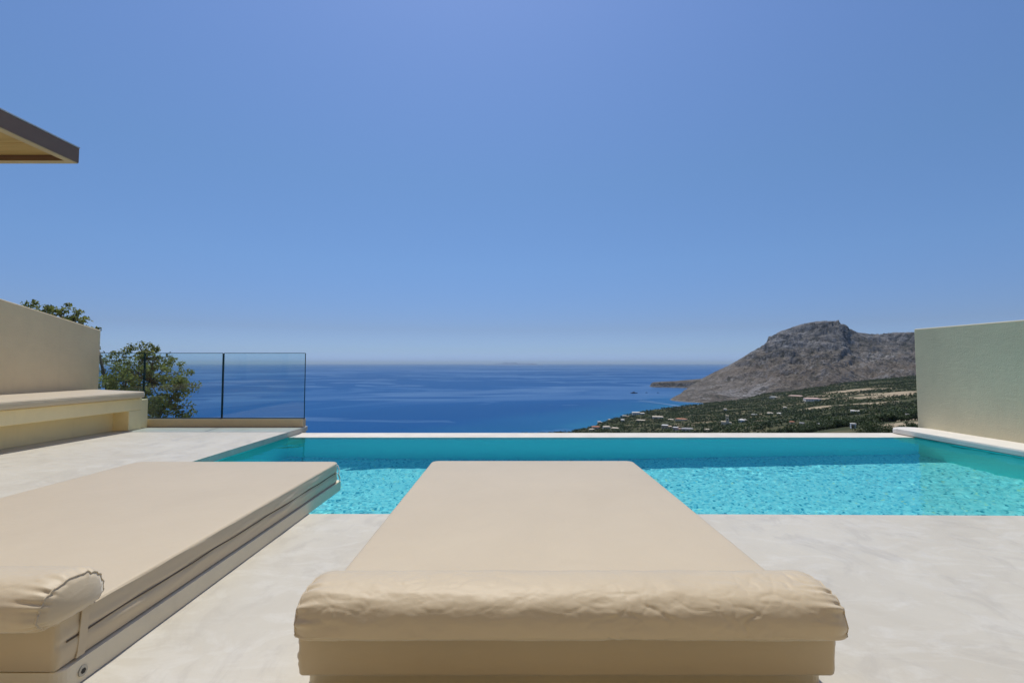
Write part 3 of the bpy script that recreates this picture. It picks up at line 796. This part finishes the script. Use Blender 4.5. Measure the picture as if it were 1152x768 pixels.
# ------------------------------------------------------------------ trees
def leaf_mesh(name, clumps, per, size, mat, rng, flat=0.5):
    """clumps: (x, y, z, radius, tone); each holds `per` small leaves facing every way"""
    C = np.array(clumps, float); n = len(C) * per
    idx = np.repeat(np.arange(len(C)), per)
    off = rng.normal(size=(n, 3)); off /= np.linalg.norm(off, axis=1)[:, None]
    off *= (rng.rand(n, 1) ** 0.45) * C[idx, 3:4]; off[:, 2] *= 0.8
    c = C[idx, :3] + off
    nrm = rng.normal(size=(n, 3)) + off / C[idx, 3:4] * 0.8 + np.array([0, 0, flat]); nrm /= np.linalg.norm(nrm, axis=1)[:, None]
    t1 = np.cross(nrm, rng.normal(size=(n, 3))); t1 /= np.linalg.norm(t1, axis=1)[:, None]
    t2 = np.cross(nrm, t1)
    L_ = size * (0.65 + 0.7 * rng.rand(n, 1)); W_ = L_ * (0.45 + 0.2 * rng.rand(n, 1))
    V = np.stack([c - t1 * L_ * .5, c + t2 * W_ * .5, c + t1 * L_ * .5, c - t2 * W_ * .5], 1).reshape(-1, 3)
    me = bpy.data.meshes.new(name)
    me.vertices.add(4 * n); me.vertices.foreach_set('co', V.astype(np.float32).ravel())
    me.loops.add(4 * n); me.loops.foreach_set('vertex_index', np.arange(4 * n, dtype=np.int32))
    me.polygons.add(n); me.polygons.foreach_set('loop_start', np.arange(0, 4 * n, 4, dtype=np.int32))
    me.update(calc_edges=True)
    tone = np.clip(C[idx, 4] + rng.normal(size=n) * 0.16, 0, 1)
    tone4 = np.repeat(tone, 4)
    at = me.color_attributes.new('tone', 'FLOAT_COLOR', 'POINT')
    at.data.foreach_set('color', np.column_stack([tone4, tone4, tone4, np.ones_like(tone4)]).astype(np.float32).ravel())
    me.materials.append(mat)
    return me

rng = np.random.RandomState(11)
gx, gy_ = -8.7, 10.4
gz = SEA + float(hill_h(np.array([gx]), np.array([gy_]))[0])
tr = empty('broadleaf_tree', (gx, gy_, gz), 'leafy green tree growing below the terrace behind the glass panels and the left wall', 'tree')
LOBES = [(-7.75, 10.1, .50, .78, 95), (-7.35, 10.0, .02, .55, 42), (-7.95, 10.2, 1.02, .42, 30), (-7.0, 9.9, .38, .34, 17), (-7.7, 10.0, -.42, .6, 40), (-8.45, 10.3, .55, .45, 20), (-8.45, 10.1, .15, .6, 44), (-8.5, 10.2, -.5, .7, 40),
         (-10.55, 10.2, 2.08, .22, 8), (-10.15, 10.2, 2.10, .26, 11), (-9.75, 10.1, 1.98, .30, 16), (-9.45, 10.1, 1.86, .28, 13), (-9.15, 10.2, 1.58, .24, 7), (-8.95, 10.1, 1.36, .12, 2),
         (-9.6, 10.6, 1.0, .8, 44), (-10.3, 10.6, 1.2, .8, 40), (-9.2, 10.6, .2, .8, 36)]
clumps = []; limbs = []
for (x, y, z, r_, n) in LOBES:
    k0 = rng.normal(0, .12)
    for _ in range(int(n * (1.15 if z < 0.9 else 0.9))):
        o = rng.normal(size=3); o /= np.linalg.norm(o); o *= r_ * rng.rand() ** 0.4
        p = np.array([x, y, z]) + o * (1, 1, .85)
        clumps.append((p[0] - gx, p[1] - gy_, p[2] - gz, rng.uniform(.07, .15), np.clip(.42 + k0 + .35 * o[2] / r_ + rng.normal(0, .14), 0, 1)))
        if rng.rand() < .30: limbs.append(((x, y, z), tuple(p)))
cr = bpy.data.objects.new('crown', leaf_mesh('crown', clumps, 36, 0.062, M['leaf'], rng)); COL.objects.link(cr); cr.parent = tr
vv, ff = [], []
O = np.array([gx, gy_, gz])
fork = np.array([-8.75, 10.35, -1.7])
tube(vv, ff, [(0, 0, -.3), (.05, .02, 1.0), tuple(fork - O + (0, 0, .2))], [.20, .16, .13], 10)
for (x, y, z, r_, n) in LOBES:
    e = np.array([x, y, z]); m_ = (fork + e) / 2 + rng.normal(0, .12, 3) + np.array([0, 0, .1])
    tube(vv, ff, [tuple(fork - O), tuple(m_ - O), tuple(e - O)], [.075, .045, .018], 7)
for a_, b_ in limbs: tube(vv, ff, [tuple(np.array(a_) - O), tuple((np.array(a_) + b_) / 2 - O + rng.normal(0, .03, 3)), tuple(np.array(b_) - O)], [.016, .011, .005], 5)
mesh_obj('trunk', vv, ff, M['bark'], tr, smooth=True)

# houses on the coastal slope: x, y, width, height, wall, roof, label
WALLS = {k: plain('house_wall_' + k, c, 0.8, 0.04, 0.4) for k, c in dict(white=(0.78, 0.71, 0.60), cream=(0.78, 0.65, 0.46), pink=(0.68, 0.48, 0.38), grey=(0.52, 0.49, 0.45), tan=(0.60, 0.46, 0.30), ochre=(0.66, 0.46, 0.20), blue=(0.62, 0.66, 0.68)).items()}
ROOFS = {k: plain('house_roof_' + k, c, 0.8, 0.08, 0.5) for k, c in dict(flat=(0.66, 0.64, 0.60), red=(0.46, 0.20, 0.11), grey=(0.34, 0.33, 0.32), white=(0.74, 0.69, 0.61), pink=(0.62, 0.42, 0.34), cream=(0.66, 0.56, 0.42)).items()}
M['pane'] = plain('house_window', (0.04, 0.05, 0.06), 0.2)
M['door'] = plain('house_door', (0.16, 0.10, 0.06), 0.6)
HOUSES = [
 (313, 1300, 19.7, 6.4, 'cream', 'flat', 0, 'cream house with a flat roof just inland of the long white house by the shore'),
 (360, 1346, 35.7, 6.6, 'white', 'white', 0, 'longest white building on the point, nearest the blue bay'),
 (352, 1141, 25.9, 5.5, 'white', 'flat', 0, 'long low white house in the middle of the dark coastal grove'),
 (373, 1041, 23.7, 5.5, 'cream', 'red', 1, 'house with the brightest orange tiled roof on the coastal plain'),
 (358, 1065, 12.1, 5.0, 'cream', 'flat', 0, 'small cream house just left of the orange roofed house'),
 (301, 1105, 20.9, 4.2, 'tan', 'flat', 0, 'low tan house half hidden by trees left of the long low white house'),
 (266, 1136, 8.6, 6.0, 'white', 'white', 0, 'small square white house among trees near the shore'),
 (245, 1184, 9.0, 5.6, 'cream', 'flat', 0, 'small cream house on the shore side of the village'),
 (219, 1174, 13.3, 5.6, 'tan', 'flat', 0, 'beige house nearest the sea at the left end of the village'),
 (177, 999, 17.0, 6.4, 'pink', 'red', 1, 'pinkish house with a red roof at the left end of the village'),
 (160, 949, 10.8, 5.2, 'cream', 'flat', 0, 'cream house at the far left of the village just above the pool edge'),
 (193, 965, 14.6, 7.0, 'white', 'flat', 0, 'tall white house at the left end of the village'),
 (197, 905, 13.7, 5.9, 'ochre', 'flat', 0, 'yellow ochre house low at the left above the pool edge'),
 (275, 840, 17.5, 5.4, 'tan', 'flat', 0, 'tan house with a flat roof below the orange roofed house'),
 (273, 782, 13.3, 5.2, 'pink', 'flat', 0, 'pale pink house low above the pool edge left of a grey roof'),
 (278, 750, 17.0, 5.2, 'grey', 'grey', 1, 'wide grey house with a grey pitched roof just above the pool edge'),
 (269, 651, 7.4, 4.2, 'cream', 'flat', 0, 'small cream house lowest above the pool edge beside the grey roofed house'),
 (377, 771, 13.1, 6.4, 'blue', 'white', 0, 'bluish white house just right of the pale bell tower'),
 (493, 902, 10.2, 5.4, 'white', 'flat', 0, 'left one of two small white houses side by side in the grove'),
 (500, 883, 8.4, 4.6, 'white', 'white', 0, 'right one of two small white houses side by side in the grove'),
 (468, 912, 10.4, 4.3, 'cream', 'flat', 0, 'low cream house left of the two small white houses'),
 (731, 1148, 34.8, 11.0, 'white', 'pink', 2, 'large white two storey villa with a pink roof below the mountain'),
 (865, 1438, 38.1, 7.2, 'ochre', 'pink', 1, 'long orange house at the foot of the mountain above the white villa'),
 (488, 666, 17.9, 5.0, 'white', 'white', 0, 'bright white house with a broad flat roof at the right of the grove'),
 (192, 266, 2.5, 2.9, 'blue', 'white', 0, 'tiny bluish white hut left of the big round tree above the pool edge'),
 (311, 463, 4.6, 3.2, 'pink', 'flat', 0, 'tiny pink hut in the near grove'),
 (294, 451, 5.6, 3.0, 'tan', 'flat', 0, 'tiny tan hut in the near grove just above the pool edge'),
 (315, 514, 4.6, 3.6, 'cream', 'flat', 0, 'tiny cream hut in the grove left of the tan hut'),
 (852, 1527, 28.9, 6.2, 'cream', 'flat', 0, 'low cream house at the left foot of the mountain'),
 (291, 344, 6.2, 3.2, 'white', 'white', 0, 'white hut beside the far end of the right wall'),
 (327, 552, 4.8, 3.4, 'cream', 'red', 1, 'tiny cream hut with a red roof in the near grove'),
 (578, 1279, 8.3, 6.3, 'white', 'flat', 0, 'lone white house near the beach at the head of the bay'),
 (605, 1046, 6.9, 5.4, 'white', 'flat', 0, 'lone white house in the dark grove below the orange house'),
]
def house(x, y, w_, h_, wall, roof, kind, label):
    if kind == 0 and 'flat roof' not in label and int(x) % 3 != 0: kind = 1; roof = 'cream' if roof == 'flat' else roof
    z = SEA + float(hill_h(np.array([float(x)]), np.array([float(y)]))[0]) - 0.4
    w_, h_ = w_ * 0.95, h_ * 0.95
    t = empty('house', (x, y, z), label, 'house', 'houses on the coastal slope')
    t.rotation_euler.z = -math.atan2(x, y) + random.uniform(-.4, .4)
    d_ = max(w_ * random.uniform(.5, .8), 3.0); hw, hd = w_ / 2, d_ / 2
    bm = bmesh.new()
    if kind == 0 and w_ > 12:
        box(bm, -hw, hw * .25, -hd, hd, -3, h_); box(bm, hw * .2505, hw, -hd * .8, hd * .9, -3, h_ * .72)
    else: box(bm, -hw, hw, -hd, hd, -3, h_ * (1 if kind == 0 else .78))
    bm_obj('wall', bm, WALLS[wall], t)
    bm = bmesh.new()
    if kind == 0:
        x1 = hw * .25 if w_ > 12 else hw
        box(bm, -hw - .12, x1 + .12, -hd - .12, hd + .12, h_ + .004, h_ + .3)
    else:
        e = .5; zr = h_ * .78 + .004; zt_ = h_ + (.2 if kind == 1 else -.4)
        q = [(-hw - e, -hd - e, zr), (hw + e, -hd - e, zr), (hw + e, hd + e, zr), (-hw - e, hd + e, zr), (-hw * .6, 0, zt_), (hw * .6, 0, zt_)]
        V_ = [bm.verts.new(p) for p in q]
        for f in ((0, 1, 5, 4), (1, 2, 5), (2, 3, 4, 5), (3, 0, 4), (3, 2, 1, 0)): bm.faces.new([V_[i] for i in f])
    bm_obj('roof', bm, ROOFS[roof], t)
    nw = max(1, int(w_ / 5)); st = 2 if kind == 2 else 1
    for f in range(st):
        for k in range(nw):
            xc = -hw + w_ * (k + .5) / nw
            if kind == 0 and w_ > 12 and xc > hw * .2: continue
            s_ = .55 if w_ > 8 else .35
            bm = bmesh.new(); box(bm, xc - s_, xc + s_, -hd - .06, -hd + .05, 1.0 + f * 3.6, 2.3 + f * 3.6)
            bm_obj('window', bm, M['pane'], t)
    bm = bmesh.new(); box(bm, -hw * .55 - .45, -hw * .55 + .45, -hd - .07, -hd + .04, 0.3, 2.4); bm_obj('door', bm, M['door'], t)
for hh_ in HOUSES: house(*hh_)
# bell tower with its chapel
tx, ty = 344, 755
tz = SEA + float(hill_h(np.array([float(tx)]), np.array([float(ty)]))[0]) - .4
t = empty('bell_tower', (tx, ty, tz), 'pale slender bell tower with a low chapel standing in the grove', 'church')
t.rotation_euler.z = -.4
bm = bmesh.new(); box(bm, -2.2, 2.2, -2.2, 2.2, -2, 11); box(bm, -2.2, -1.3, -2.2, 2.2, 11.001, 14); box(bm, 1.3, 2.2, -2.2, 2.2, 11.001, 14); box(bm, -2.4, 2.4, -2.4, 2.4, 14.002, 14.7)
bm_obj('tower', bm, WALLS['cream'], t)
bm = bmesh.new(); box(bm, -9, -2.205, -3, 4, -2, 5); box(bm, 2.205, 6, -3, 4, -2, 4); bm_obj('chapel', bm, WALLS['cream'], t)
bm = bmesh.new(); box(bm, -.7, .7, -2.26, -2.1, 7, 9.4); bm_obj('window', bm, M['pane'], t)

# groves
rng = np.random.RandomState(3)
def grove_mesh(name, n_cl, per, R_, H_, size, seed):
    r0 = np.random.RandomState(seed); cl = []
    for _ in range(n_cl):
        o = r0.normal(size=3); o /= np.linalg.norm(o); o *= r0.rand() ** .33
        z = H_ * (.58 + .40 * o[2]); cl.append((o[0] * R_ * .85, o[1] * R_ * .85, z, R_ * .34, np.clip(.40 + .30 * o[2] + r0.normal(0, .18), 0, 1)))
    return leaf_mesh(name, cl, per, size, M['olive'], r0, .6)
TREES = [(grove_mesh('grove_crown', 26, 26, 2.9, 5.2, .62, 40 + k)) for k in range(5)]
TRUNKS = []
for k in range(2):
    vv, ff = [], []; tube(vv, ff, [(0, 0, -.6), (.1, .05, 1.2), (.3, -.1, 2.8)], [.32, .24, .12], 7)
    tube(vv, ff, [(.08, .04, 1.1), (-.5, .3, 2.2), (-.8, .4, 3.2)], [.2, .13, .06], 6)
    o = mesh_obj('trunk', vv, ff, M['bark']); TRUNKS.append(o.data); bpy.data.objects.remove(o)
HXY = np.array([h_[:2] for h_ in HOUSES] + [(tx, ty)], float); HR = np.array([h_[2] * .62 + 3 for h_ in HOUSES] + [9], float)
N = 42000
yy_ = np.sqrt(rng.uniform(90 ** 2, 1850 ** 2, N)); s_ = rng.uniform(0.02, 1.3, N); xx_ = s_ * yy_
dens = fbm(xx_ / 95, yy_ / 95, 3.3, 4); rowp = noise(xx_ / 28, yy_ / 28, 8.0)
keep = (dens + .35 * rowp + .5 * fbm(xx_ / 240, yy_ / 240, 9.0, 2) > -0.27) & (poly_dist(np.column_stack([xx_, yy_]), COAST) > 9) & (clearing(xx_, yy_) < .4)
keep &= (np.sqrt(((xx_[:, None] - HXY[None, :, 0]) ** 2 + (yy_[:, None] - HXY[None, :, 1] + HR * .5) ** 2)) > HR[None]).all(1) if True else keep
xx_, yy_ = xx_[keep], yy_[keep]
hh_ = hill_h(xx_, yy_)
# the tree with the broadest crown, close by
big = empty('round_tree', (151.5, 197, SEA + float(hill_h(np.array([151.5]), np.array([197.]))[0])), 'big round dark green tree just left of the right wall, above the pool edge', 'tree')
bc = bpy.data.objects.new('crown', grove_mesh('big_crown', 150, 34, 7.6, 9.6, .55, 77)); COL.objects.link(bc); bc.parent = big
bt = bpy.data.objects.new('trunk', TRUNKS[0]); COL.objects.link(bt); bt.parent = big
ok = np.hypot(xx_ - 151, yy_ - 197) > 9
xx_, yy_, hh_ = xx_[ok], yy_[ok], hh_[ok]
vis = ((150 - hh_ - 5) / yy_ < .140) & (xx_ / yy_ < .90) & (xx_ / yy_ > .08)
order = np.argsort(np.where(vis, yy_, 1e9))
near_i = order[:300]
for q, i in enumerate(near_i):
    sc = rng.uniform(.75, 1.3)
    r_ = bpy.data.objects.new('olive_tree', None if q < 90 else TREES[q % 5]); COL.objects.link(r_)
    r_.location = (xx_[i], yy_[i], SEA + hh_[i] - .15); r_.rotation_euler = (0, 0, rng.uniform(0, 6.28)); r_.scale = (sc, sc, sc * rng.uniform(.85, 1.1))
    tag(r_, 'dark green olive tree in the grove on the nearer slope above the pool edge', 'tree', 'olive trees on the nearer slope')
    if q < 90:
        c_ = bpy.data.objects.new('crown', TREES[q % 5]); COL.objects.link(c_); c_.parent = r_
        c_ = bpy.data.objects.new('trunk', TRUNKS[q % 2]); COL.objects.link(c_); c_.parent = r_
rest = np.setdiff1d(np.arange(len(xx_)), near_i)
rest = rest[(xx_[rest] / yy_[rest] < 1.2)]
n = len(rest)
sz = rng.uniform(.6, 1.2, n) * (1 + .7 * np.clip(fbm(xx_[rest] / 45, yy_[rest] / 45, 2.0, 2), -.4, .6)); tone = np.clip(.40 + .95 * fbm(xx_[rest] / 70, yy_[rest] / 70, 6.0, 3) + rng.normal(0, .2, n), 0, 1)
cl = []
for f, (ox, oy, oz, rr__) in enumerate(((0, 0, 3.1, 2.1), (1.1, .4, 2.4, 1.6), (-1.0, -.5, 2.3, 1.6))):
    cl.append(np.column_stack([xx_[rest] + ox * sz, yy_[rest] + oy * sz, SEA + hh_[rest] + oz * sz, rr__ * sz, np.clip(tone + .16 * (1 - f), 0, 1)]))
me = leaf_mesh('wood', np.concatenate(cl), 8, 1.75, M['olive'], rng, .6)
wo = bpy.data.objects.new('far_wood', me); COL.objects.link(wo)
tag(wo, 'dark green olive groves and scrub covering the far coastal slope', 'woodland', None, 'stuff')

# boats on the bay
def boat(x, y, ln, label, mat_h, cabin):
    t = empty('boat', (x, y, SEA), label, 'boat', 'boats on the bay')
    t.rotation_euler.z = R(8)
    bm = bmesh.new(); b_ = ln * .12
    prof = [(-.5, .8), (-.2, 1), (.15, 1), (.36, .7), (.5, .05)]
    lo = [bm.verts.new((u * ln * .92, v_ * b_ * .7, -.4)) for u, v_ in prof] + [bm.verts.new((u * ln * .92, -v_ * b_ * .7, -.4)) for u, v_ in prof[::-1]]
    hi = [bm.verts.new((u * ln, v_ * b_, ln * (.07 + .04 * max(0, u)))) for u, v_ in prof] + [bm.verts.new((u * ln, -v_ * b_, ln * (.07 + .04 * max(0, u)))) for u, v_ in prof[::-1]]
    bm.faces.new(lo[::-1]); bm.faces.new(hi)
    for i in range(10): bm.faces.new((lo[i], lo[(i + 1) % 10], hi[(i + 1) % 10], hi[i]))
    bm_obj('hull', bm, mat_h, t)
    bm = bmesh.new(); box(bm, -ln * .28, ln * .14, -b_ * .6, b_ * .6, ln * .072, ln * .15, ln * .01); box(bm, -ln * .12, ln * .06, -b_ * .4, b_ * .4, ln * .151, ln * .20, ln * .008)
    bm_obj('cabin', bm, cabin, t)
    vv, ff = [], []; tube(vv, ff, [(ln * .0, 0, ln * .19), (ln * .0, 0, ln * .36)], ln * .008, 6); mesh_obj('mast', vv, ff, mat_h, t)
hull = plain('boat_hull_dark', (0.03, 0.035, 0.05), 0.5); cabin = plain('boat_cabin', (0.14, 0.15, 0.17), 0.5)
boat(612, 2362, 38, 'largest dark boat on the bay, left of the rocky cape', hull, cabin)
boat(686, 2400, 14, 'small dark boat between the largest boat and the cape', hull, cabin)
boat(742, 2395, 13, 'small dark boat nearest the cape rocks', hull, cabin)
# foam wake crossing the bay
wk = [(512, 1905), (530, 1840), (556, 1770), (575, 1700), (588, 1625), (596, 1560)]
vv, ff = [], []
for k, (x, y) in enumerate(wk):
    w_ = 4 + 2.2 * k
    vv += [(x - w_, y - 2, SEA + .35), (x + w_, y + 2, SEA + .35)]
ff = [(2 * k, 2 * k + 1, 2 * k + 3, 2 * k + 2) for k in range(len(wk) - 1)]
tag(mesh_obj('water_wake', vv, ff, plain('foam_wake', (0.07, 0.17, 0.32), 0.6, 0.15, 0.05)), kind='structure')

# haze
t = NT('air_haze'); pv = t.n('ShaderNodeVolumePrincipled')
pv.inputs['Color'].default_value = (0.74, 0.90, 1.0, 1); pv.inputs['Density'].default_value = 1.9e-5; pv.inputs['Anisotropy'].default_value = 0.0
t.link(pv.outputs[0], t.out.inputs['Volume'])
bm = bmesh.new(); box(bm, -152000, 152000, -152000, 152000, SEA - 12, 340)
tag(bm_obj('haze', bm, t.m), kind='stuff')
# ------------------------------------------------------------------ camera, light, sky
cam = bpy.data.cameras.new('camera'); co = bpy.data.objects.new('camera', cam); COL.objects.link(co)
co.location = (0, 0, 0.9); co.rotation_euler = (R(90) + math.atan(24.5 / 528), 0, 0)
cam.sensor_width = 36; cam.lens = 16.5; cam.clip_start = 0.05; cam.clip_end = 400000
S.camera = co
EL, AZ = R(64), R(-9)          # azimuth from +Y, negative towards the left
sun = bpy.data.lights.new('sun', 'SUN'); so = bpy.data.objects.new('sun', sun); COL.objects.link(so)
sun.energy = 3.4; sun.angle = R(0.53); sun.color = (1.0, 0.955, 0.88)
so.rotation_euler = (R(90) - EL, 0, math.pi - AZ)
sun.cycles.is_caustics_light = True
w = bpy.data.worlds.new('World'); S.world = w; w.use_nodes = True
nt = w.node_tree; bg = nt.nodes['Background']
sky = nt.nodes.new('ShaderNodeTexSky'); sky.sky_type = 'NISHITA'; sky.sun_disc = False
sky.sun_elevation = EL; sky.sun_rotation = AZ; sky.altitude = 150; sky.air_density = 1.0; sky.dust_density = 0.28; sky.ozone_density = 6.0
tcw = nt.nodes.new('ShaderNodeTexCoord'); sxyz = nt.nodes.new('ShaderNodeSeparateXYZ'); nt.links.new(tcw.outputs['Generated'], sxyz.inputs[0])
rp = nt.nodes.new('ShaderNodeValToRGB'); nt.links.new(sxyz.outputs['Z'], rp.inputs[0])      # by elevation: a clear blue Mediterranean sky, pale but not yellow at the horizon
cr_ = rp.color_ramp
SKYT = [(0.0, (0.48, 0.70, 1.45)), (0.025, (0.48, 0.62, 1.00)), (0.07, (0.50, 0.55, 0.77)), (0.20, (0.66, 0.745, 0.88)), (0.36, (0.80, 0.89, 0.97)), (0.62, (1.08, 1.10, 1.22))]
cr_.elements[0].position = 0.0; cr_.elements[0].color = (*SKYT[0][1], 1); cr_.elements[1].position = SKYT[-1][0]; cr_.elements[1].color = (*SKYT[-1][1], 1)
for p_, c_ in SKYT[1:-1]:
    e_ = cr_.elements.new(p_); e_.color = (*c_, 1)
mxw = nt.nodes.new('ShaderNodeMix'); mxw.data_type = 'RGBA'; mxw.blend_type = 'MULTIPLY'; mxw.inputs['Factor'].default_value = 1.0
nt.links.new(sky.outputs[0], mxw.inputs[6]); nt.links.new(rp.outputs[0], mxw.inputs[7])
nt.links.new(mxw.outputs[2], bg.inputs['Color']); bg.inputs['Strength'].default_value = 0.108

S.view_settings.view_transform = 'Standard'; S.view_settings.look = 'None'
S.view_settings.exposure = 0.0; S.view_settings.gamma = 1.0; S.view_settings.use_curve_mapping = False
S.render.engine = 'CYCLES'
cy = S.cycles
cy.use_denoising = True; cy.max_bounces = 12; cy.diffuse_bounces = 6; cy.glossy_bounces = 4; cy.transmission_bounces = 6; cy.transparent_max_bounces = 16
cy.caustics_reflective = False; cy.caustics_refractive = True; cy.sample_clamp_indirect = 6.0
